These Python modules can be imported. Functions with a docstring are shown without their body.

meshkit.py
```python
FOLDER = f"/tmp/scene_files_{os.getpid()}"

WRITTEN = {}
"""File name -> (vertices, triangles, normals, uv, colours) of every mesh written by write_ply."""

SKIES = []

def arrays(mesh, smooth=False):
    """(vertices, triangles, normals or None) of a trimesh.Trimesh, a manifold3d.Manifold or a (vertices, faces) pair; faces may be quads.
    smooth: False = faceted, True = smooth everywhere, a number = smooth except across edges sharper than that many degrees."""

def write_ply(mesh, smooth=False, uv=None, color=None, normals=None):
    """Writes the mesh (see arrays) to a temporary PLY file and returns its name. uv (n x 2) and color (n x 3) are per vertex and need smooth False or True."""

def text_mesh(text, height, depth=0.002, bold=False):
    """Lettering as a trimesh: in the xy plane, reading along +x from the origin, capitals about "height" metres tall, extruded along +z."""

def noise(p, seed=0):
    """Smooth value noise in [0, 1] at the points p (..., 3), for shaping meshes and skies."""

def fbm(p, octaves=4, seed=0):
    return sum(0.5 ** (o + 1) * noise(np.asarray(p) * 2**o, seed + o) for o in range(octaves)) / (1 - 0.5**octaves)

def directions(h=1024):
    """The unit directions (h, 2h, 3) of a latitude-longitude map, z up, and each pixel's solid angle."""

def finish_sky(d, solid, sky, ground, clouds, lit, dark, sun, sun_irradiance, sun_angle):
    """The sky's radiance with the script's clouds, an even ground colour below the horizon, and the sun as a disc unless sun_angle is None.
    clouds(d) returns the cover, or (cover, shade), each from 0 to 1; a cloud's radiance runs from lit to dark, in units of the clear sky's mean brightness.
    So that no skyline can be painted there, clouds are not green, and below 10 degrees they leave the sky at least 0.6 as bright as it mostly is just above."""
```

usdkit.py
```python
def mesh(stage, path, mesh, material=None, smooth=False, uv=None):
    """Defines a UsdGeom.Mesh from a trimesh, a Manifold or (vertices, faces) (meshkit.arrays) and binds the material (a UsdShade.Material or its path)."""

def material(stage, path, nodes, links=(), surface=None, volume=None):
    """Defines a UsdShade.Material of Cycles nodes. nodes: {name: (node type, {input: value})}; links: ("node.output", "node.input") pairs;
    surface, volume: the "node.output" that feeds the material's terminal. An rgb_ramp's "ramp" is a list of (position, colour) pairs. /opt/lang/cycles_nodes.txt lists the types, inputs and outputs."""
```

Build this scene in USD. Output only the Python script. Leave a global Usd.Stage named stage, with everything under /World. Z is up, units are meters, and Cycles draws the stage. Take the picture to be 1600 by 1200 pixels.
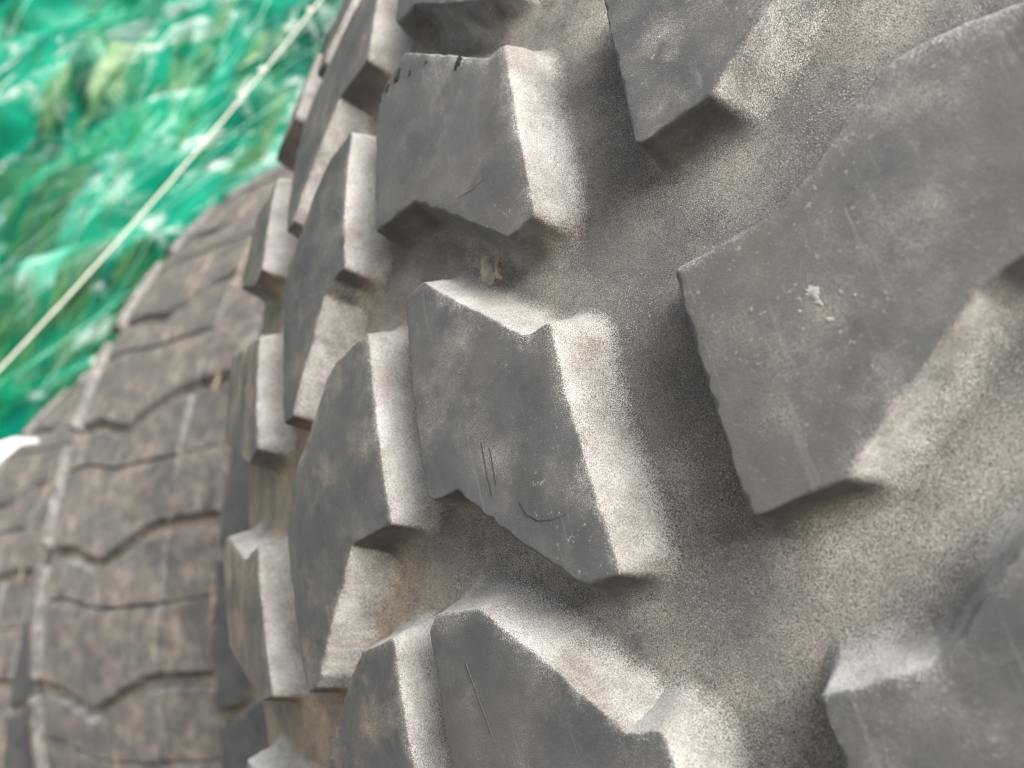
import math, numpy as np, trimesh, usdkit, meshkit
from pxr import Usd, UsdGeom, UsdLux, UsdShade, Gf, Sdf, Vt
from scipy.spatial import Delaunay
import shapely
from shapely.geometry import Polygon
T = Sdf.ValueTypeNames
stage = Usd.Stage.CreateInMemory()
UsdGeom.SetStageUpAxis(stage, UsdGeom.Tokens.z)
UsdGeom.SetStageMetersPerUnit(stage, 1.0)
UsdGeom.Xform.Define(stage, '/World'); UsdGeom.Scope.Define(stage, '/World/Looks')

# ---------------------------------------------------------------- camera
F_PX = 1418.58
CAM = np.array([0.168501, -0.71954488, 0.0])
CR = np.array([[0.61424652, -0.66933061, 0.41796859], [0.74400436, 0.66774089, -0.02407518], [-0.26298046, 0.32575854, 0.90814241]])  # columns: right, forward, up
right, fwd, up = CR.T
cam = UsdGeom.Camera.Define(stage, '/World/camera')
m = np.eye(4); m[0, :3] = right; m[1, :3] = up; m[2, :3] = -fwd; m[3, :3] = CAM
cam.AddTransformOp().Set(Gf.Matrix4d(*m.ravel().tolist()))
cam.CreateHorizontalApertureAttr(36.0); cam.CreateVerticalApertureAttr(27.0)
cam.CreateFocalLengthAttr(F_PX / 1600 * 36)
cam.CreateClippingRangeAttr(Gf.Vec2f(0.01, 100))
cam.CreateFStopAttr(14.5); cam.CreateFocusDistanceAttr(0.185)
cam.GetPrim().CreateAttribute('exposure', T.Float).Set(0.9)
def px(x, y, t):                                   # point at distance t along the view through photo pixel x, y
    d = CR @ np.array([(x - 800) / F_PX, 1, (600 - y) / F_PX]); return CAM + d / np.linalg.norm(d) * t

# ---------------------------------------------------------------- light: bright overcast from the upper right
SUN = 0.45 * right + 0.85 * up - 0.70 * fwd; SUN /= np.linalg.norm(SUN)
elev, rot = math.asin(SUN[2]), math.atan2(SUN[0], SUN[1])
usdkit.material(stage, '/World/Looks/sky', {
    's': ('sky_texture', {'sky_type': 'single_scattering', 'sun_disc': False, 'sun_elevation': elev, 'sun_rotation': rot, 'aerosol_density': 2.0, 'air_density': 0.6}),
    'h': ('hsv', {'saturation': 0.35}), 'b': ('background_shader', {'strength': 0.135})}, [('s.color', 'h.color'), ('h.color', 'b.color')], surface='b.background')
dome = UsdLux.DomeLight.Define(stage, '/World/sky'); dome.CreateIntensityAttr(1.0)
UsdShade.MaterialBindingAPI.Apply(dome.GetPrim()).Bind(UsdShade.Material.Get(stage, '/World/Looks/sky'))
dome.GetPrim().SetCustomDataByKey('kind', 'structure')
dome.GetPrim().SetCustomDataByKey('label', 'bright hazy overcast daylight sky')
sun = UsdLux.DistantLight.Define(stage, '/World/sun')
sun.CreateIntensityAttr(0.36); sun.CreateAngleAttr(50.0); sun.CreateColorAttr(Gf.Vec3f(1, .975, .94)); sun.GetPrim().CreateAttribute('inputs:normalize', T.Bool).Set(True)
z = SUN; x = np.cross([0, 0, 1], z); x /= np.linalg.norm(x); y = np.cross(z, x)
m = np.eye(4); m[0, :3] = x; m[1, :3] = y; m[2, :3] = z
sun.AddTransformOp().Set(Gf.Matrix4d(*m.ravel().tolist()))

# ---------------------------------------------------------------- helpers
used = {}
def numbered(parent, name):
    k = (str(parent), name); n = used.get(k, 0); used[k] = n + 1
    return f'{parent}/{name}' if n == 0 else f'{parent}/{name}_{n:03d}'
def tag(p, label=None, cat=None, group=None, kind=None):
    for k, v in (('label', label), ('category', cat), ('group', group), ('kind', kind)):
        if v: p.SetCustomDataByKey(k, v)
    return p
def obj(name, mesh, mat, parent='/World', smooth=True, attrs=None, **kw):
    g = usdkit.mesh(stage, numbered(parent, name), mesh, '/World/Looks/' + mat, smooth=smooth)
    for k, a in (attrs or {}).items():
        UsdGeom.PrimvarsAPI(g).CreatePrimvar(k, T.FloatArray, 'vertex').Set(Vt.FloatArray.FromNumpy(np.asarray(a, np.float32)))
    return tag(g.GetPrim(), **kw)
def thing(name, label, cat, group=None, mat4=None):
    x = UsdGeom.Xform.Define(stage, numbered('/World', name))
    if mat4 is not None: x.AddTransformOp().Set(Gf.Matrix4d(*np.asarray(mat4, float).ravel().tolist()))
    tag(x.GetPrim(), label, cat, group); return str(x.GetPath())
def curves(name, lines, widths, mat, parent='/World', **kw):
    c = UsdGeom.BasisCurves.Define(stage, numbered(parent, name)); c.CreateTypeAttr('linear')
    c.CreateCurveVertexCountsAttr([len(l) for l in lines])
    c.CreatePointsAttr(Vt.Vec3fArray.FromNumpy(np.vstack(lines).astype(np.float32)))
    c.CreateWidthsAttr(Vt.FloatArray.FromNumpy(np.repeat(widths, [len(l) for l in lines]).astype(np.float32))); c.SetWidthsInterpolation('vertex')
    UsdShade.MaterialBindingAPI.Apply(c.GetPrim()).Bind(UsdShade.Material.Get(stage, '/World/Looks/' + mat))
    return tag(c.GetPrim(), **kw)
def M(name, nodes, links, **kw): return usdkit.material(stage, '/World/Looks/' + name, nodes, links, **kw)

# ---------------------------------------------------------------- materials
def rubber(name, ca, cb, brown, brown_amt, lit_dust_a, lit_dust_b, floor_a, floor_b, grain=4200., speck=1.0, sparkle=(.50, .48, .45), tan_side=1.0):
    """worn rubber; primvars say where grit has settled: 'dust' on right- and up-facing walls, with their sunlit paleness painted in, 'floor' down in the grooves"""
    N = {'pos': ('texture_coordinate', {}),
         'n1': ('noise_texture', {'scale': 55., 'detail': 7., 'roughness': .68, 'distortion': .4}), 'r1': ('rgb_ramp', {'ramp': [(.30, ca), (.70, cb)]}),
         'n2': ('noise_texture', {'scale': 17., 'detail': 4., 'roughness': .6, 'distortion': .5}), 'm2': ('map_range', {'from_min': .5, 'from_max': .75, 'to_min': 0., 'to_max': brown_amt, 'clamp': True}),
         'mb': ('mix_color', {'b': brown}),
         'g': ('noise_texture', {'scale': grain, 'detail': 2., 'roughness': .7}),
         'g3': ('noise_texture', {'scale': 900., 'detail': 3., 'roughness': .7}), 'sp': ('map_range', {'from_min': .615, 'from_max': .70, 'to_min': 0., 'to_max': .85 * speck, 'clamp': True}),
         'n3': ('noise_texture', {'scale': 30., 'detail': 3.}), 'n3r': ('map_range', {'from_min': .4, 'from_max': .65, 'clamp': True}), 'spm': ('math', {'math_type': 'multiply'}),
         'ms': ('mix_color', {'b': (.32, .3, .27)}),
         'fl': ('attribute', {'attribute': 'floor'}), 'du': ('attribute', {'attribute': 'lit_dust'}),
         'n4': ('noise_texture', {'scale': 60., 'detail': 6., 'roughness': .68}), 'fr': ('rgb_ramp', {'ramp': [(.3, floor_a), (.68, floor_b)]}),
         'gf': ('math', {'math_type': 'multiply_add', 'value2': 3.2, 'value3': -1.1}),        # grain factor around .5
         'fg': ('mix_color', {'blend_type': 'overlay', 'fac': .85}),
         'n5': ('noise_texture', {'scale': 75., 'detail': 6., 'roughness': .65}), 'n5b': ('math', {'math_type': 'multiply_add', 'value2': 1.35, 'value3': -.675}),
         'ga': ('math', {'math_type': 'multiply_add', 'value2': 2.2, 'value3': -1.1}),
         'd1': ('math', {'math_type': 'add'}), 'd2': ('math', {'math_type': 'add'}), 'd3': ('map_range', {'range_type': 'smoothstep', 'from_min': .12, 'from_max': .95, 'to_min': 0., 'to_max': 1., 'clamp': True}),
         'w0': ('mapping', {'scale': (1., 1., .045)}), 'w1': ('noise_texture', {'scale': 620., 'detail': 3., 'roughness': .6}), 'w2': ('map_range', {'from_min': .62, 'from_max': .72, 'to_min': 0., 'to_max': .30, 'clamp': True}), 'wx': ('mix_color', {'b': (.22, .215, .205)}),
         'g2': ('voronoi_texture', {'scale': 2300.}), 'gs': ('separate_color', {}), 'k0': ('map_range', {'from_min': .34, 'from_max': .18, 'to_min': 0., 'to_max': 1., 'clamp': True}), 'kg': ('map_range', {'from_min': .30, 'from_max': .70, 'clamp': True}), 'kp': ('map_range', {'from_min': .40, 'from_max': .60, 'to_min': .15, 'to_max': 1., 'clamp': True}), 'kq': ('math', {'math_type': 'multiply'}), 'k1': ('math', {'math_type': 'multiply'}),
         'k2': ('math', {'math_type': 'maximum'}), 'k3': ('map_range', {'from_min': .16, 'from_max': .7, 'to_min': .05, 'to_max': 1., 'clamp': True}), 'k4': ('math', {'math_type': 'multiply'}), 'kx': ('mix_color', {'b': sparkle}),
         'n7': ('noise_texture', {'scale': 22., 'detail': 3., 'roughness': .55}), 'n7r': ('map_range', {'from_min': .38, 'from_max': .62, 'to_min': .38, 'to_max': 1., 'clamp': True}), 'fm2': ('math', {'math_type': 'multiply'}),
         'xs': ('separate_xyz', {}), 'xr': ('map_range', {'range_type': 'smoothstep', 'from_min': .03, 'from_max': -.07, 'to_min': 0., 'to_max': tan_side, 'clamp': True}), 'tn': ('mix_color', {'blend_type': 'multiply', 'b': (1.35, 1.16, .95)}),
         'dg': ('mix_color', {'blend_type': 'overlay', 'fac': .45}),
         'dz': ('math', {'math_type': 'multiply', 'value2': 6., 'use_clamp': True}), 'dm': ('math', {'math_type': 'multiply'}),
         'dc': ('rgb_ramp', {'ramp': [(.3, lit_dust_a), (.62, lit_dust_b)]}),
         'f1': ('math', {'math_type': 'add'}), 'f2': ('map_range', {'range_type': 'smoothstep', 'from_min': .1, 'from_max': .8, 'clamp': True}), 'fz': ('math', {'math_type': 'multiply', 'value2': 6., 'use_clamp': True}), 'fm': ('math', {'math_type': 'multiply'}),
         'mf': ('mix_color', {}), 'md': ('mix_color', {}),
         'bh': ('math', {'math_type': 'multiply_add', 'value2': .4}), 'bs': ('math', {'math_type': 'multiply_add', 'value2': 1.4, 'value3': .35}),
         'bu': ('bump', {'distance': .00022}), 'p': ('principled_bsdf', {'roughness': .62, 'specular_ior_level': .32})}
    L = [('pos.object', n + '.vector') for n in ('n1', 'n2', 'n3', 'n4', 'n5', 'n7', 'g', 'g2', 'g3', 'w0')] + [
        ('w0.vector', 'w1.vector'), ('w1.fac', 'w2.value'), ('w2.result', 'wx.fac'), ('ms.result', 'wx.a'), ('g2.distance', 'k0.value'), ('g2.color', 'gs.color'), ('gs.r', 'kg.value'), ('k0.result', 'k1.value1'), ('kg.result', 'k1.value2'), ('n5.fac', 'kp.value'), ('kp.result', 'kq.value1'), ('k1.value', 'kq.value2'), ('kq.value', 'k4.value1'), ('fl.fac', 'k2.value1'), ('du.fac', 'k2.value2'), ('k2.value', 'k3.value'), ('k3.result', 'k4.value2'), ('k4.value', 'kx.fac'), ('md.result', 'kx.a'), ('kx.result', 'p.base_color'),
        ('n7.fac', 'n7r.value'), ('fm.value', 'fm2.value1'), ('n7r.result', 'fm2.value2'), ('dc.color', 'dg.a'), ('gf.value', 'dg.b'),
        ('n1.fac', 'r1.fac'), ('n2.fac', 'm2.value'), ('m2.result', 'mb.fac'), ('r1.color', 'mb.a'),
        ('g3.fac', 'sp.value'), ('n3.fac', 'n3r.value'), ('sp.result', 'spm.value1'), ('n3r.result', 'spm.value2'), ('spm.value', 'ms.fac'), ('mb.result', 'ms.a'),
        ('n4.fac', 'fr.fac'), ('g.fac', 'gf.value1'), ('pos.object', 'xs.vector'), ('xs.x', 'xr.value'), ('xr.result', 'tn.fac'), ('fr.color', 'tn.a'), ('tn.result', 'fg.a'), ('gf.value', 'fg.b'),
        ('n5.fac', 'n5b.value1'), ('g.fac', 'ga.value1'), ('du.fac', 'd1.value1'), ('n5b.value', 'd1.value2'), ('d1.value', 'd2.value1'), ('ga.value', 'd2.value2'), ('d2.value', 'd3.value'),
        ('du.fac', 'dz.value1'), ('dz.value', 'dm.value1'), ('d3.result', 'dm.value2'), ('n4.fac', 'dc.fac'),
        ('fl.fac', 'f1.value1'), ('n5b.value', 'f1.value2'), ('f1.value', 'f2.value'), ('fl.fac', 'fz.value1'), ('fz.value', 'fm.value1'), ('f2.result', 'fm.value2'),
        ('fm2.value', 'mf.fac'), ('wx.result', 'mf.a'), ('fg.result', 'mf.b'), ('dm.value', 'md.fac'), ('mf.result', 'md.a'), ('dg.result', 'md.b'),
        ('g3.fac', 'bh.value1'), ('g.fac', 'bh.value3'), ('bh.value', 'bu.height'), ('fl.fac', 'bs.value1'), ('bs.value', 'bu.strength'), ('bu.normal', 'p.normal')]
    M(name, N, L, surface='p.BSDF')
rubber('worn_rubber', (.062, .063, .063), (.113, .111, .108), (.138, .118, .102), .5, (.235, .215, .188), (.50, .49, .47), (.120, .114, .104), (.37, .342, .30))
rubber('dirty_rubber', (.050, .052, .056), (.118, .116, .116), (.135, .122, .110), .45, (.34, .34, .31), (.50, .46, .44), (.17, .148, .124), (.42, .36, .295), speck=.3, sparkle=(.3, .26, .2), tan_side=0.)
def plain(name, a, b, scale, rough=.7, spec=.3, bump=0.0):
    N = {'t': ('texture_coordinate', {}), 'n': ('noise_texture', {'scale': scale, 'detail': 5., 'roughness': .6}), 'r': ('rgb_ramp', {'ramp': [(.35, a), (.65, b)]}),
         'p': ('principled_bsdf', {'roughness': rough, 'specular_ior_level': spec})}
    L = [('t.object', 'n.vector'), ('n.fac', 'r.fac'), ('r.color', 'p.base_color')]
    if bump: N['b'] = ('bump', {'distance': bump}); L += [('n.fac', 'b.height'), ('b.normal', 'p.normal')]
    M(name, N, L, surface='p.BSDF')
plain('black_rubber', (.012, .012, .013), (.03, .03, .03), 900.)
plain('scuffed_rubber', (.042, .042, .042), (.07, .068, .066), 700.)
plain('pale_scratch', (.13, .125, .12), (.2, .19, .18), 900.)
plain('dried_mud', (.20, .165, .125), (.44, .37, .285), 300., .9, .1, .0004)
plain('pale_mud', (.30, .26, .20), (.50, .44, .36), 300., .9, .1, .0003)
plain('white_splash', (.22, .21, .195), (.42, .40, .365), 500., .8)
plain('packed_dirt', (.16, .13, .095), (.30, .25, .19), 14., .95, .1, .01)
plain('cream_cord', (.74, .72, .62), (.86, .84, .77), 250., .6)
plain('white_plastic', (.78, .78, .78), (.85, .85, .84), 30., .4)
plain('dry_bank', (.16, .15, .10), (.60, .55, .40), 9., .95, .1, .02)
plain('straw', (.50, .46, .30), (.72, .66, .48), 40., .8)
plain('mint_strand', (.10, .48, .33), (.45, .75, .62), 6., .4)
plain('pale_strand', (.55, .72, .66), (.82, .88, .86), 6., .35)
plain('green_blade', (.05, .12, .03), (.1, .2, .05), 40., .6)

# ---------------------------------------------------------------- tire surface: s across the tread, v round it (down the picture), h outward
class Tire:
    def __init__(self, R, k, flat, rc, side, rim):
        self.R = R
        n = 400; ds = .34 / n * 1.0; xs, rs = [0.], [R]
        x, r, s = 0., R, 0.; S = [0.]
        a0 = math.atan(2 * k * flat)
        while s < side:
            s += .0005
            if x < flat: a = math.atan(2 * k * x)
            else: a = min(math.radians(84), a + .0005 / rc * min(1., .15 + (x - flat) / .03)) if xs else 0
            x += .0005 * math.cos(a) if x >= flat else .0005
            r = R - k * x * x if x < flat + 1e-9 else r - .0005 * math.sin(a)
            xs.append(x); rs.append(r); S.append(s)
        self.S, self.X, self.Rr = map(np.array, (S, xs, rs))
        self.T = np.gradient(self.X, self.S), np.gradient(self.Rr, self.S)
    def at(self, s, v, h):
        s, v, h = np.broadcast_arrays(np.asarray(s, float), np.asarray(v, float), np.asarray(h, float))
        a, sg = np.abs(s), np.where(s < 0, -1., 1.)
        x, r = np.interp(a, self.S, self.X), np.interp(a, self.S, self.Rr)
        tx, tr = np.interp(a, self.S, self.T[0]), np.interp(a, self.S, self.T[1])
        l = np.hypot(tx, tr); nx, nr = -tr / l, tx / l
        x = sg * (x + h * nx); r = r + h * nr; th = v / self.R
        return np.stack([x, -r * np.cos(th), -r * np.sin(th)], -1)

def resample(poly, step):
    L = poly.exterior.length; n = max(int(L / step), 24)
    # keep spacing even; corners are rounded beforehand
    return np.array([poly.exterior.interpolate(L * i / n).coords[0] for i in range(n)])
def lug(tire, pts, H, step=.0012, drafts=(.003, .0015, .003, .003), fillet=.0055, bevel=.0009, seed=0, corner=.0012, rough=.00022, lit_dust_gain=1.0, floor_top=0., wallfloor=.35, cap=None, lift=0., film=.22):
    """a tread block: a face that follows the tire, a bevelled edge, drafted walls and a foot that runs out into the groove.
    drafts: to the right, down, left, up. Returns mesh, attributes"""
    P = Polygon(pts).buffer(0)
    P = P.buffer(-corner, join_style=1).buffer(2 * corner, join_style=1).buffer(-corner, join_style=1)
    if P.geom_type != 'Polygon': P = max(P.geoms, key=lambda g: g.area)
    P = shapely.geometry.polygon.orient(P)
    q = resample(P, step); n = len(q)
    e = np.roll(q, -1, 0) - np.roll(q, 1, 0); e /= np.linalg.norm(e, axis=1, keepdims=True); nr = np.stack([e[:, 1], -e[:, 0]], 1)
    sd = seed * 7.3
    q = q + nr * ((meshkit.fbm(np.column_stack([q * 260, np.full(n, sd)]), 3, seed) - .5) * 2 * rough * 2)[:, None]
    nu, nv = nr[:, 0], nr[:, 1]
    b = drafts[0] * np.maximum(nu, 0) ** 2 + drafts[2] * np.maximum(-nu, 0) ** 2 + drafts[1] * np.maximum(nv, 0) ** 2 + drafts[3] * np.maximum(-nv, 0) ** 2
    du = np.clip(1.25 * np.maximum(nu, 0) + .95 * np.maximum(-nv, 0) - .12 * np.maximum(nv, 0), 0, 1) * lit_dust_gain  # settled grit, plus sunlit paleness painted on right- and up-facing walls
    ch = meshkit.fbm(np.column_stack([q * 420, np.full(n, sd + 3)]), 3, seed + 1)          # chips along the edge
    bv = bevel * (.55 + 1.2 * np.maximum(ch - .42, 0) * 2.4)
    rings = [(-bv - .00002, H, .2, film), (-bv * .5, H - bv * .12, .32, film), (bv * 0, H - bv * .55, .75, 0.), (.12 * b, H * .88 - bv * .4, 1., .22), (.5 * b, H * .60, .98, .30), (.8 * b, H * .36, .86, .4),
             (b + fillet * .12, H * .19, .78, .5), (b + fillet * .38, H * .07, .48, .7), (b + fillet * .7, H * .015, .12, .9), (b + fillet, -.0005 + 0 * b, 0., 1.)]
    V, D, Fl = [], [], []
    for off, h, dk, fk in rings:
        off = np.broadcast_to(off, n); w = q + nr * off[:, None]
        if off.max() > .0004:
            d = shapely.distance(P, shapely.points(w)); bad = d < off - np.maximum(.12 * off, .0002)
            if bad.any():
                o = float(np.median(off[bad])); ring = P.buffer(o, join_style=1).exterior
                pr = shapely.line_locate_point(ring, shapely.points(w[bad])); w[bad] = shapely.get_coordinates(shapely.line_interpolate_point(ring, pr))
        if off.max() > .002:
            kk = max(1, int((off.max() - .001) * .4 / step)); ker = np.hanning(2 * kk + 3)[1:-1]; ker /= ker.sum()
            w = np.column_stack([np.convolve(np.concatenate([w[-kk:, c], w[:, c], w[:kk, c]]), ker, 'valid') for c in (0, 1)])
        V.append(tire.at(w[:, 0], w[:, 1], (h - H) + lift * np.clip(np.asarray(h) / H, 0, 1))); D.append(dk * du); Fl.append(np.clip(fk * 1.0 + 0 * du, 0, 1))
    nring = len(rings); idx = np.arange(n); F = []
    for k in range(nring - 1):
        a, c = k * n + idx, k * n + np.roll(idx, -1); F += [np.column_stack([a, a + n, c + n]), np.column_stack([a, c + n, c])]
    # cap
    r0 = q + nr * np.broadcast_to(rings[0][0], n)[:, None]
    cp = cap or max(step * 2., .0017)
    x0, y0, x1, y1 = P.bounds; gx, gy = np.meshgrid(np.arange(x0, x1, cp), np.arange(y0, y1, cp)); g = np.column_stack([gx.ravel(), gy.ravel()]); 
    Pin = Polygon(r0).buffer(0); inn = shapely.contains_xy(Pin.buffer(-cp * .5), g[:, 0], g[:, 1]); g = g[inn]
    allp = np.vstack([r0, g]); tri = Delaunay(allp).simplices; cen = allp[tri].mean(1); tri = tri[shapely.contains_xy(Pin.buffer(1e-6), cen[:, 0], cen[:, 1])]
    ar = np.cross(allp[tri[:, 1]] - allp[tri[:, 0]], allp[tri[:, 2]] - allp[tri[:, 0]]); tri[ar < 0] = tri[ar < 0][:, ::-1]
    wob = (meshkit.fbm(np.column_stack([g * 60, np.full(len(g), sd)]), 3, seed + 2) - .5) * .0006 if len(g) else np.zeros(0)
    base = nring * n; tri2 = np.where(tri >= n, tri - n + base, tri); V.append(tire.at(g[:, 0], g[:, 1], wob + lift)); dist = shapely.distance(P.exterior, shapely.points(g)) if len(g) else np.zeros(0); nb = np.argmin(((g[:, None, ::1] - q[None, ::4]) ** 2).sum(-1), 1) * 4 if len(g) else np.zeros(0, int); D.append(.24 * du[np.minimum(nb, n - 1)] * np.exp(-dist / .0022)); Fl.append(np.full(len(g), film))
    V = np.vstack(V); F = np.vstack(F + [tri2])
    Fl = np.concatenate(Fl); D = np.concatenate(D)
    # outward orientation
    c0 = V[F[-1]]; nn = np.cross(c0[1] - c0[0], c0[2] - c0[0])
    if nn @ (tire.at(*allp[tri[-1]].mean(0), .01) - c0.mean(0)) < 0: F = F[:, ::-1]
    return (V, F), {'lit_dust': D, 'floor': Fl}
def carcass(tire, s0, s1, ns, v0, v1, nv, h, close=False, wob=.0008, seed=0, floor=1.0):
    s = np.linspace(s0, s1, ns); v = np.linspace(v0, v1, nv)
    S, Vv = np.meshgrid(s, v); P0 = np.stack([S.ravel() * 45, Vv.ravel() * 45, 0 * S.ravel() + seed], 1)
    hh = h + (meshkit.fbm(P0, 4, seed) - .5) * 2 * wob
    if close: hh = hh.reshape(S.shape); hh[-1] = hh[0]; hh = hh.ravel()
    P = tire.at(S.ravel(), Vv.ravel(), hh)
    i = np.arange(nv - 1)[:, None] * ns + np.arange(ns - 1)[None]; i = i.ravel()
    F = np.vstack([np.column_stack([i, i + 1, i + ns + 1]), np.column_stack([i, i + ns + 1, i + ns])])
    c0 = P[F[0]]; nn = np.cross(c0[1] - c0[0], c0[2] - c0[0])
    if nn @ (tire.at(S.ravel()[F[0]].mean(), Vv.ravel()[F[0]].mean(), h + .05) - c0.mean(0)) < 0: F = F[:, ::-1]
    return (P, F), {'lit_dust': np.zeros(len(P)), 'floor': np.full(len(P), floor)}
def joined(ms):
    V, F, A, o = [], [], {'lit_dust': [], 'floor': []}, 0
    for (v, f), a in ms:
        V.append(v); F.append(f + o); o += len(v)
        for k in A: A[k].append(a[k])
    return (np.vstack(V), np.vstack(F)), {k: np.concatenate(a) for k, a in A.items()}

# ---------------------------------------------------------------- front tire
t1 = Tire(.6, .87274, .142, .028, .36, .3); H1 = .012; N1 = 50; PV = 2 * math.pi * .6 / N1
DO = [(.0173, -.1794), (.0512, -.1459), (.0579, -.1454), (.0583, -.1241), (.0586, -.1098), (.0590, -.0940), (.0501, -.0931), (.0372, -.1064), (.0204, -.1229), (.0023, -.1249), (.0031, -.1555), (.0039, -.1709), (.0075, -.1755)]
DE = [(.0169, -.0988), (.0214, -.0983), (.0340, -.0853), (.0492, -.0700), (.0506, -.0692), (.0572, -.0690), (.0570, -.0547), (.0573, -.0454), (.0578, -.0341), (.0586, -.0171), (.0500, -.0169), (.0342, -.0318), (.0213, -.0458), (.0127, -.0465), (.0110, -.0489), (.0108, -.0569), (.0116, -.0716), (.0123, -.0839), (.0132, -.0981)]
CO = [(-.0117, -.1730), (-.0130, -.1591), (-.0142, -.1483), (-.0147, -.1339), (-.0145, -.1241), (-.0211, -.1245), (-.0274, -.1220), (-.0342, -.1130), (-.0470, -.1014), (-.0521, -.0953), (-.0594, -.0958), (-.0589, -.1206), (-.0590, -.1440), (-.0562, -.1516), (-.0458, -.1590), (-.0374, -.1670), (-.0266, -.1731)]
CE = [(-.0043, -.0982), (-.0042, -.0855), (-.0043, -.0723), (-.0045, -.0569), (-.0043, -.0469), (-.0239, -.0476), (-.0311, -.0393), (-.0405, -.0317), (-.0514, -.0211), (-.0556, -.0186), (-.0616, -.0183), (-.0626, -.0307), (-.0625, -.0461), (-.0623, -.0625), (-.0600, -.0690), (-.0521, -.0780), (-.0384, -.0875), (-.0278, -.0962), (-.0216, -.0984)]
EE = [(.0859, -.0648), (.0858, -.0513), (.0858, -.0313), (.0853, -.0190), (.0863, -.0179), (.0932, -.0183), (.1023, -.0183), (.1061, -.0220), (.1157, -.0284), (.1285, -.0376), (.1316, -.0390), (.1351, -.0395), (.1480, -.0440), (.1700, -.0480), (.1700, -.0780), (.1487, -.0780), (.1417, -.0793), (.1338, -.0801), (.1292, -.0795), (.1207, -.0739), (.1103, -.0669), (.1052, -.0651), (.1001, -.0645)]
EO = [(.0860, -.0653), (.0858, -.0513), (.0858, -.0313), (.0853, -.0190), (.0863, -.0179), (.0932, -.0183), (.1023, -.0183), (.1061, -.0220), (.1157, -.0284), (.1285, -.0376), (.1351, -.0395), (.1480, -.0440), (.1700, -.0480), (.1700, -.0840), (.1400, -.0850), (.1270, -.0822), (.1198, -.0774), (.1134, -.0726), (.1076, -.0680), (.1042, -.0655), (.0927, -.0650)]
AE = [(-.1251, -.0827), (-.1046, -.0680), (-.0884, -.0675), (-.0895, -.0583), (-.0896, -.0435), (-.0889, -.0219), (-.1008, -.0226), (-.1079, -.0266), (-.1284, -.0411), (-.1364, -.0460), (-.1370, -.0830), (-.1330, -.0845)]
AO = [(-.1268, -.1579), (-.1060, -.1480), (-.0833, -.1410), (-.0846, -.1284), (-.0851, -.1106), (-.0846, -.0990), (-.0954, -.0978), (-.1176, -.1123), (-.1300, -.1200), (-.1340, -.1230), (-.1340, -.1560), (-.1290, -.1590)]
sh = lambda L, d: [(u, v + d) for u, v in L]
BASE = lambda i: PV * i
T1 = thing('front_tire', 'nearest tire, chunky off-road tread of clean grey angular blocks dusted with pale grit', 'tire', mat4=[[1, 0, 0, 0], [0, 1, 0, 0], [0, 0, 1, 0], [0, 0, -.612, 1]])
def up_(m):                                       # meshes are laid out about the hub; the thing stands at its base
    (V, F), a = m; return (V + [0, 0, .612], F), a
mm, aa = up_(carcass(t1, -.142, .142, 150, -math.pi * .6, math.pi * .6, 900, -H1, True, .00035, 1))
obj('tread_floor', mm, 'worn_rubber', T1, attrs=aa)
for sgn in (1, -1):
    mm, aa = up_(carcass(t1, sgn * .142, sgn * .36, 60, -math.pi * .6, math.pi * .6, 400, -H1, True, .0005, 2, .7)); obj('sidewall', mm, 'worn_rubber', T1, attrs=aa)
rest = []
near = range(-4, 6)
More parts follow.
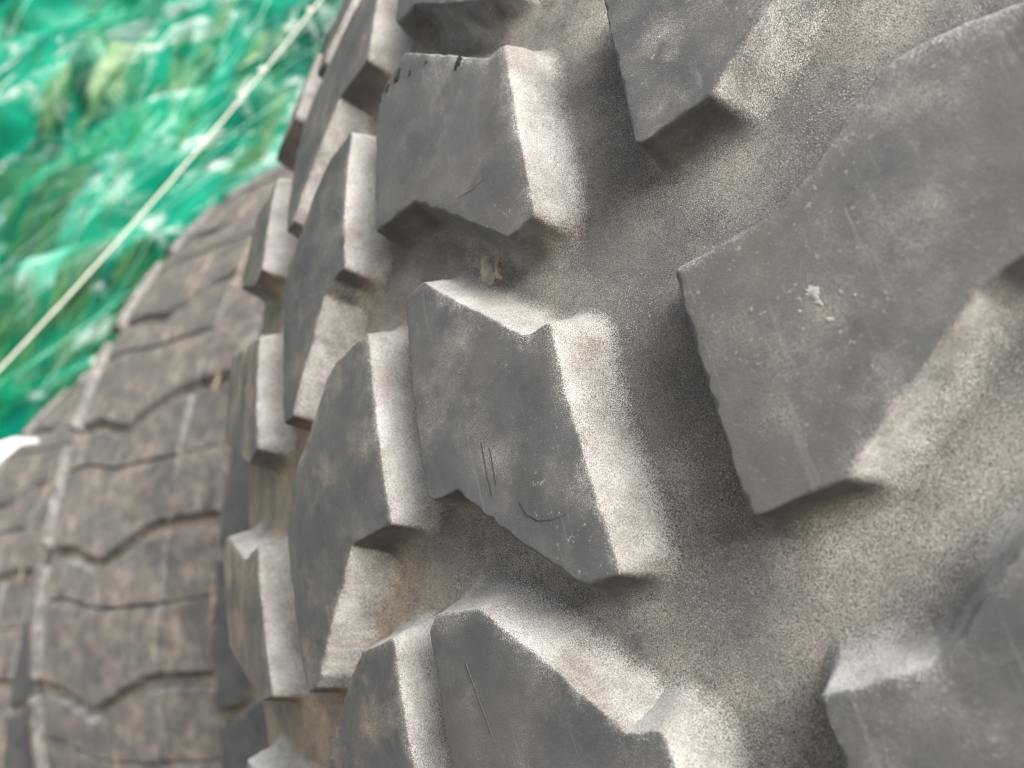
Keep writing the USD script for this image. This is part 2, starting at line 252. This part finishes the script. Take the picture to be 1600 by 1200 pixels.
for i in range(-25, 25):
    even = i % 2 == 0; k = 0 if even else 1
    d0 = PV * (i - (2 if even else 1))
    isnear = i in near; st = .0009 if i in (0, 1, 2, 3) else (.0018 if isnear else .006)
    row = [(DE if even else DO, (.0036, .0016, .003, .0035)), (CE if even else CO, (.0032, .0016, .003, .003)), (EE if even else sh(EO, -PV), (.004, .0008, .001, .004)), (AE if even else AO, (.0025, .002, .003, .003))]
    if i == 3: row[0] = (sh([(.0201, -.0210), (.0335, -.0086), (.0415, -.0001), (.0494, .0090), (.0572, .0099)] + sh(DO[3:], 2 * PV)[:-4] + [(.0010, .020), (-.0005, .0060), (.0018, -.0096), (.0024, -.0206), (.0060, -.0230)], -2 * PV), row[0][1])
    for j, (L, dr) in enumerate(row):
        mesh = lug(t1, sh(L, d0), H1, st, dr, seed=(i + 30) * 4 + j, fillet=.0048, film=(.20, .24, .27, .42)[j], rough=.00022 if j != 2 else .00014, lit_dust_gain=1. if j != 2 else .9)
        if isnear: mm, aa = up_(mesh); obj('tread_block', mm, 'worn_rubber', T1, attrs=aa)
        else: rest.append(mesh)
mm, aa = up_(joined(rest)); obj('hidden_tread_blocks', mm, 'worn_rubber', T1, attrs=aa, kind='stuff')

# small marks on the front tire
def patch(tire, pts, h, hc=.0004):                 # thin irregular flake lying on the tread
    pts = np.array(pts); c = pts.mean(0); V = np.vstack([tire.at(c[0], c[1], h + hc)[None], tire.at(c[0] + (pts[:, 0] - c[0]) * .7, c[1] + (pts[:, 1] - c[1]) * .7, h + hc * .8), tire.at(pts[:, 0], pts[:, 1], h - .0003)])
    n = len(pts); i = np.arange(n); j = np.roll(i, -1)
    F = np.vstack([np.column_stack([0 * i, 1 + i, 1 + j]), np.column_stack([1 + i, 1 + n + i, 1 + n + j]), np.column_stack([1 + i, 1 + n + j, 1 + j])])
    c0 = V[F[0]]
    if np.cross(c0[1] - c0[0], c0[2] - c0[0]) @ (tire.at(c[0], c[1], h + .02) - V[0]) < 0: F = F[:, ::-1]
    return (V + [0, 0, .612], F)
rng = np.random.default_rng(5)
def blob(c, ru, rv, n=16, jit=.35, ang=0.):
    t = np.linspace(0, 2 * np.pi, n, endpoint=False); r = 1 + jit * (rng.random(n) - .5) * 2
    x, y = ru * r * np.cos(t), rv * r * np.sin(t); ca, sa = math.cos(ang), math.sin(ang)
    return np.column_stack([c[0] + x * ca - y * sa, c[1] + x * sa + y * ca])
FIRST = PV * 0
for c, ru, rv, a in [((.0137, -.1722), .0012, .0023, .5), ((.0205, -.1683), .0006, .0010, .3), ((.0090, -.1725), .0008, .0015, .2), ((.0411, -.1536), .0013, .0021, .6), ((.0053, -.1713), .0006, .0012, 0), ((.0280, -.1655), .0004, .0006, 0)]:
    obj('black_chip', patch(t1, blob(c, ru, rv, 18, .5, a), 0.0002, .00008), 'black_rubber', T1)
for c, ru, rv, a in [((.1076, -.0482), .0012, .0022, -.5), ((.1079, -.0462), .0006, .0013, -.9), ((.1083, -.0430), .0007, .0010, -.9), ((.1112, -.0466), .0006, .0006, 0), ((.1045, -.0466), .0004, .0005, 0), ((.1130, -.0450), .0003, .0003, 0)]:
    obj('white_splash', patch(t1, blob(c, ru * .9, rv * .9, 20, .6, a), 0, .00004), 'white_splash', T1)

def ribbon(tire, pts, w, h, taper=True, low=-.0002):
    pts = np.array(pts, float); t = np.linspace(0, len(pts) - 1, 40); c = np.column_stack([np.interp(t, np.arange(len(pts)), pts[:, k]) for k in (0, 1)])
    c = c + .00025 * (meshkit.fbm(np.column_stack([c * 900, 0 * t]), 2)[:, None] - .5); d = np.gradient(c, axis=0); d /= np.linalg.norm(d, axis=1, keepdims=True); b = np.stack([-d[:, 1], d[:, 0]], 1)
    ww = (w * (np.sin(np.linspace(.1, np.pi - .1, 40)) ** .5 if taper else 1) * (.6 + .8 * meshkit.fbm(np.column_stack([t * 2.3, 0 * t, 0 * t + w * 1e5]), 2)))[:, None]
    V = np.vstack([tire.at(*(c - b * ww).T, low), tire.at(*c.T, h), tire.at(*(c + b * ww).T, low)]); i = np.arange(39)
    F = np.vstack([np.column_stack([k + i, k + i + 1, k + i + 41]) for k in (0, 40)] + [np.column_stack([k + i, k + i + 41, k + i + 40]) for k in (0, 40)])
    c0 = V[F[0]]
    if np.cross(c0[1] - c0[0], c0[2] - c0[0]) @ (tire.at(*c[0], .02) - V[0]) < 0: F = F[:, ::-1]
    return V + [0, 0, .612], F
for pts, w in [([(.0318, -.053), (.0318, -.0494), (.0316, -.0452), (.0319, -.0409)], .00022), ([(.0339, -.0507), (.0338, -.0458), (.0336, -.0424)], .0002),
               ([(.039, -.0371), (.0399, -.0345), (.0425, -.0321), (.046, -.0311), (.05, -.0309), (.0533, -.0321)], .00015), ([(.0462, -.1153), (.0462, -.112), (.0419, -.1118), (.0367, -.1129)], .00007)]:
    obj('scuff', ribbon(t1, pts, w, .0001), 'scuffed_rubber', T1)
for pts in [[(.0127, -.0114), (.0141, -.004), (.0156, .0038), (.0161, .0094)], [(.0502, -.1272), (.0508, -.1209), (.0521, -.1152)]]:
    obj('scratch', ribbon(t1, pts, .00006, .00012), 'pale_scratch', T1)
def mud(pts, seed):
    P = Polygon(pts).buffer(.0006); q = resample(P, .0006); q = q + (np.random.default_rng(seed).random(q.shape) - .5) * .0006; return patch(t1, q, -H1 + .0003, .0006)
for k, pts in enumerate([[(.0302, -.1052), (.0288, -.0977), (.0304, -.0930), (.0328, -.0926), (.0327, -.0967), (.0320, -.1024)], [(.0353, -.1002), (.035, -.0955), (.0342, -.0965)]]):
    obj('mud_flake', mud(pts, k), 'pale_mud', T1)

# ---------------------------------------------------------------- second and third tire: lower tread, wavy cross grooves, thin seams packed with mud
R2 = .7002; t2 = Tire(R2, .51414, .160, .03, .42, .35); H2 = .0105; N2 = 36; PV2 = 2 * math.pi * R2 / N2
GX = [-.150, -.108, -.052, -.022, .020, .096]; G1 = [.002, .002, .019, .006, -.010, -.0125]
SX = [-.150, -.112, -.049, .034, .097]; SEAM = [-.077, -.080, -.0675, -.070, -.0745]
groove = lambda s: np.interp(s, GX, G1)
seam = lambda s: np.interp(s, SX, SEAM)
def cell(s0, s1, f0, d0, f1, d1, n=9):
    s = np.linspace(s0, s1, n); return list(zip(s, f0(s) + d0)) + list(zip(s[::-1], f1(s[::-1]) + d1))
A2 = np.array([[.93617051, -.24000176, .25687337], [.24832929, .96867568, .00002067], [-.24883195, .06376983, .96644507]])
C2 = np.array([-.77945856, .22191798, .13570628])
def pose(c): 
    b = c - A2[:, 2] * R2; m = np.eye(4); m[:3, :3] = A2.T; m[3, :3] = b; return m
up2 = lambda q: ((q[0][0] + [0, 0, R2], q[0][1]), q[1])
def far_tire(path):
    mm, aa = up2(carcass(t2, -.2, .2, 80, -math.pi * R2, math.pi * R2, 500, -H2, True, .0016, 4)); obj('tread_floor', mm, 'dirty_rubber', path, attrs=aa)
    for sgn in (1, -1):
        mm, aa = up2(carcass(t2, sgn * .2, sgn * .42, 40, -math.pi * R2, math.pi * R2, 300, -H2, True, .0006, 5, .55)); obj('sidewall', mm, 'dirty_rubber', path, attrs=aa)
    far = []
    for i in range(-18, 18):
        near = -6 <= i <= 1; st = .0022 if near else .008; d = PV2 * i; g = .0072
        def put(L, dr, fil, dg, H=H2, h0=0., name='tread_block', sd=0, lift=0., film=.44):
            q = lug(t2, L, H, st, dr, fillet=fil, bevel=.0016, seed=(i + 20) * 9 + sd, corner=.002, rough=.0006, lit_dust_gain=dg, wallfloor=.6, cap=.006 if near else .02, film=film, lift=lift)
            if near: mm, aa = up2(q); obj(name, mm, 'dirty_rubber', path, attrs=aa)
            else: far.append(q)
        for j, (a, b) in enumerate([(-.146, .0368), (.0414, .0935)]):
            put(cell(a, b, groove, d - PV2 + g, seam, d - .0012), (.0012, .002, .001, .002), .002, .45, sd=j, lift=(0., -.0025)[j])
            put(cell(a, b, seam, d + .0012, groove, d - g), (.0012, .004, .001, .002), .002, .45, sd=j + 3, lift=(-.0012, 0.)[j])
        off = d + .012
        put([(.1015, off - PV2 + .010), (.1200, off - PV2 + .004), (.1450, off - PV2 - .010), (.21, off - PV2 - .012), (.21, off - .030), (.150, off - .034), (.122, off - .008), (.1015, off - .004)], (.003, .003, .003, .003), .006, .35, sd=6, name='shoulder_block', film=.08)
        put([(-.166, off - PV2 + .002), (-.164, off - .018), (-.20, off - .026), (-.225, off - .03), (-.225, off - PV2 - .006), (-.20, off - PV2 - .002)], (.007, .003, .003, .003), .003, .42, H=.016, lift=.003, sd=7, name='shoulder_block')
    rg = np.random.default_rng(8)
    for sx in (.0391, .0391, .0391, .0960, .0960, .0960, -.0256, .0391, .0660):
        for i in range(-4, 2):
            if rg.random() < .68: continue
            v0 = PV2 * i - PV2 * rg.uniform(.1, .9); ln = rg.uniform(.018, .06); tt = np.linspace(0, 1, 6)
            V, F = ribbon(t2, np.column_stack([sx + rg.normal(size=6) * .0012, v0 + ln * tt]), rg.uniform(.0008, .0026), .0006, low=-.003); obj('packed_mud', (V - [0, 0, .612] + [0, 0, R2], F), 'dried_mud', path)
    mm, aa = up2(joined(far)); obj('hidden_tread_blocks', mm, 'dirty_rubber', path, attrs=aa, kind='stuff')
T2 = thing('rear_tire', 'dirty brown-stained tire behind the nearest one, flat wavy blocks with mud-packed seams', 'tire', mat4=pose(C2)); far_tire(T2)
x3 = UsdGeom.Xform.Define(stage, '/World/rear_tire_001'); x3.AddTransformOp().Set(Gf.Matrix4d(*pose(C2 + A2 @ np.array([-.45, .07, -.15])).ravel().tolist()))
x3.GetPrim().GetReferences().AddInternalReference(T2); x3.GetPrim().SetInstanceable(True)
tag(x3.GetPrim(), 'farthest tire, a grey sliver at the left edge under a white plastic scrap', 'tire')

# ---------------------------------------------------------------- string, netting, bank behind
P0, P1 = px(520, -25, 1.22), px(-40, 618, 1.02)
t = np.linspace(-.15, 1.15, 160)[:, None]; line = P0 * (1 - t) + P1 * t; line[:, 2] -= .012 * (1 - (2 * t[:, 0] - 1) ** 2)
St = thing('string', 'taut cream string with small knots crossing diagonally in front of the green netting', 'string')
side = np.cross(P1 - P0, fwd); side /= np.linalg.norm(side); vv = np.cross(side, (P1 - P0) / np.linalg.norm(P1 - P0))
def twist(ph, r=.00055):
    a = np.linspace(-.15, 1.15, 1400); l = P0 + (P1 - P0) * a[:, None]; l[:, 2] -= .012 * (1 - (2 * a - 1) ** 2)
    w = a * 300 + ph; return l + r * (np.cos(w)[:, None] * side + np.sin(w)[:, None] * vv)
for ph in (0, 2.1, 4.2): curves('strand', [twist(ph)], [.0013], 'cream_cord', St)
for a_ in (.075, .235, .30, .42):
    kc = P0 + (P1 - P0) * a_; kc[2] -= .012 * (1 - (2 * a_ - 1) ** 2)
    s_ = trimesh.creation.icosphere(2, .0036); s_.vertices *= 1 + .5 * (meshkit.fbm(s_.vertices * 500 + a_ * 50, 3)[:, None] - .5); s_.vertices += kc - side * .002
    obj('knot', s_, 'cream_cord', St)

# green netting, hung behind the tires in rumpled layers
NQ = px(250, 250, 2.25); nrm = CAM - NQ; nrm[2] = 0; nrm /= np.linalg.norm(nrm); nx = np.cross([0, 0, 1], nrm); nz = np.array([0, 0, 1.])
M('green_net', {'t': ('uvmap', {'attribute': 'st'}),
    'ma': ('mapping', {'mapping_type': 'texture', 'rotation': (0., 0., .56), 'scale': (3.2, 1., 1.)}), 'mb': ('mapping', {'mapping_type': 'texture', 'rotation': (0., 0., .98), 'scale': (6., .8, 1.)}),
    'n1': ('noise_texture', {'scale': 9., 'detail': 4., 'roughness': .55, 'distortion': .7}),
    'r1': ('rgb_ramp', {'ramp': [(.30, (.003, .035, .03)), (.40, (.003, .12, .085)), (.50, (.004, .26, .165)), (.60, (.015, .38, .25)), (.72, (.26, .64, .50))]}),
    'n2': ('noise_texture', {'scale': 15., 'detail': 6., 'roughness': .6, 'distortion': .3}), 'n3': ('noise_texture', {'scale': 2.4, 'detail': 3.}), 'ha': ('math', {'math_type': 'multiply_add', 'value2': .75}), 'h': ('map_range', {'from_min': .83, 'from_max': .92, 'to_min': .03, 'to_max': .85, 'clamp': True}),
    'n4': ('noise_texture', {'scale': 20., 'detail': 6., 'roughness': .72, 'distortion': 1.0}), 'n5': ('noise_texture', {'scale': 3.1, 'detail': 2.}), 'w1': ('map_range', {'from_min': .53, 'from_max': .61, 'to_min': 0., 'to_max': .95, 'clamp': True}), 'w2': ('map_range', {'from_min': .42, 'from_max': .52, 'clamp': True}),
    'wm': ('math', {'math_type': 'multiply'}), 'mw': ('mix_color', {'b': (.74, .84, .80)}),  # white glints of the crinkled sheet, painted into its colour
    'p': ('principled_bsdf', {'roughness': .2, 'specular_ior_level': .7}), 'tr': ('translucent_bsdf', {}), 'm1': ('mix_closure', {'fac': .4}), 'tp': ('transparent_bsdf', {'color': (.82, 1., .88)}), 'm2': ('mix_closure', {})},
  [('t.UV', 'ma.vector'), ('t.UV', 'mb.vector'), ('ma.vector', 'n1.vector'), ('mb.vector', 'n2.vector'), ('t.UV', 'n3.vector'), ('ma.vector', 'n4.vector'), ('t.UV', 'n5.vector'), ('n1.fac', 'r1.fac'), ('n4.fac', 'w1.value'), ('n5.fac', 'w2.value'), ('w1.result', 'wm.value1'), ('w2.result', 'wm.value2'), ('wm.value', 'mw.fac'), ('r1.color', 'mw.a'), ('mw.result', 'p.base_color'), ('mw.result', 'tr.color'),
   ('n3.fac', 'ha.value1'), ('n2.fac', 'ha.value3'), ('ha.value', 'h.value'), ('p.BSDF', 'm1.closure1'), ('tr.BSDF', 'm1.closure2'), ('h.result', 'm2.fac'), ('m1.closure', 'm2.closure1'), ('tp.BSDF', 'm2.closure2')], surface='m2.closure')
def net_sheet(depth, seed, a=(-.95, .95), b=(-.85, .95), n=(300, 280)):
    x, zz = np.meshgrid(np.linspace(*a, n[0]), np.linspace(*b, n[1])); X, Z = x.ravel(), zz.ravel()
    ca, sa = math.cos(.56), math.sin(.56); al, ac = X * ca + Z * sa, -X * sa + Z * ca
    f = meshkit.fbm(np.stack([al * 1.0, ac * 5.5, 0 * X + seed], 1), 3, seed); g = meshkit.fbm(np.stack([al * 3, ac * 4 + al, 0 * X + seed], 1), 5, seed + 3)
    d = depth + .75 * np.abs(f - .5) + .2 * np.abs(g - .5) + .2 * (meshkit.fbm(np.stack([X * 1.2, Z * 1.2, 0 * X], 1), 3, seed + 7) - .5)
    P = NQ + np.outer(X, nx) + np.outer(Z, nz) + np.outer(d, nrm); i = (np.arange(n[1] - 1)[:, None] * n[0] + np.arange(n[0] - 1)[None]).ravel()
    return (P, np.vstack([np.column_stack([i, i + 1, i + n[0] + 1]), np.column_stack([i, i + n[0] + 1, i + n[0]])])), np.stack([X + seed * 3.1, Z], 1)
NT = thing('green_netting', 'rumpled translucent green netting sheet with painted white glints filling the background', 'netting')
for k, dep in enumerate((0., -.16)):
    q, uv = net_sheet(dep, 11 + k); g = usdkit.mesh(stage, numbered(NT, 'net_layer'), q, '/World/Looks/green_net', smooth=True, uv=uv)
def strands(nn, ang, spread, L, seed, dep):
    r = np.random.default_rng(seed); out = []
    for _ in range(nn):
        c = np.array([r.uniform(-.8, .8), r.uniform(-.6, .8)]); a = ang + r.normal() * spread; l = L * r.uniform(.4, 1.3); tt = np.linspace(-.5, .5, 14)
        cur = r.normal() * .12; x = c[0] + l * tt * math.cos(a) + cur * l * (tt ** 2) * -math.sin(a); zz = c[1] + l * tt * math.sin(a) + cur * l * tt ** 2 * math.cos(a)
        out.append(NQ + np.outer(x, nx) + np.outer(zz, nz) + np.outer(dep + .02 * np.sin(tt * 6 + r.uniform(0, 6)), nrm))
    return out
r_ = np.random.default_rng(3)
ls = strands(34, .98, .07, .45, 21, .20) + strands(14, .56, .06, .8, 22, .22); curves('loose_strands', ls, r_.uniform(.0008, .0022, len(ls)), 'mint_strand', NT, kind='stuff')
ls = strands(8, .56, .07, .6, 23, .23); curves('pale_strands', ls, r_.uniform(.0008, .0022, len(ls)), 'pale_strand', NT, kind='stuff')
# bank with dry stalks seen through the netting
x, zz = np.meshgrid(np.linspace(-1.5, 1.5, 90), np.linspace(-1.2, 1.1, 70)); q = np.stack([x.ravel() * 2, zz.ravel() * 2, 0 * x.ravel()], 1)
P = NQ + np.outer(x.ravel(), nx) + np.outer(zz.ravel(), nz) + np.outer(-.5 - .35 * zz.ravel() + .4 * (meshkit.fbm(q, 4, 9) - .5), nrm); i = (np.arange(69)[:, None] * 90 + np.arange(89)[None]).ravel()
obj('bank', (P, np.vstack([np.column_stack([i, i + 1, i + 91]), np.column_stack([i, i + 91, i + 90])])), 'dry_bank', label='dry earth bank behind the netting', kind='structure')
ls = strands(200, .98, .08, .7, 31, -.3); curves('dry_stalks', ls, r_.uniform(.004, .012, len(ls)), 'straw', label='dry straw stalks showing through the netting', cat='dry grass', kind='stuff')

# white plastic scrap on the farthest tire
def strip(ctrl, w, nrm_):
    c = np.array(ctrl); t = np.linspace(0, 1, 24); cc = np.stack([np.interp(t, np.linspace(0, 1, len(c)), c[:, k]) for k in range(3)], 1); d = np.gradient(cc, axis=0); b = np.cross(d, nrm_); b /= np.linalg.norm(b, axis=1, keepdims=True)
    w = w * (.75 + .4 * np.sin(t * 5))[:, None]; V = np.vstack([cc - b * w, cc + b * w, cc - b * w - nrm_ * .003, cc + b * w - nrm_ * .003]); i = np.arange(23)
    quad = lambda a, c2: np.vstack([np.column_stack([a + i, a + i + 1, c2 + i + 1]), np.column_stack([a + i, c2 + i + 1, c2 + i])])
    return V, np.vstack([quad(0, 24), quad(72, 48), quad(48, 0), quad(24, 72)])
obj('plastic_scrap', strip([px(-40, 745, 1.0), px(-5, 707, 1.0), px(25, 690, 1.0), px(58, 688, 1.0)], .007, -fwd), 'white_plastic', smooth=40, label='torn white plastic strip caught on the farthest tire', cat='plastic scrap')

# ground the tires stand on
g = np.linspace(-1, 1, 161); g = np.sign(g) * np.abs(g) ** 2.2 * 40; x, y = np.meshgrid(g, g); q = np.stack([x.ravel() * 3, y.ravel() * 3, 0 * x.ravel()], 1)
i = (np.arange(160)[:, None] * 161 + np.arange(160)[None]).ravel()
obj('ground', (np.stack([x.ravel(), y.ravel(), -.62 + .03 * (meshkit.fbm(q, 4, 2) - .5)], 1), np.vstack([np.column_stack([i, i + 1, i + 162]), np.column_stack([i, i + 162, i + 161])])), 'packed_dirt', label='bare packed dirt the tires stand on', kind='structure')
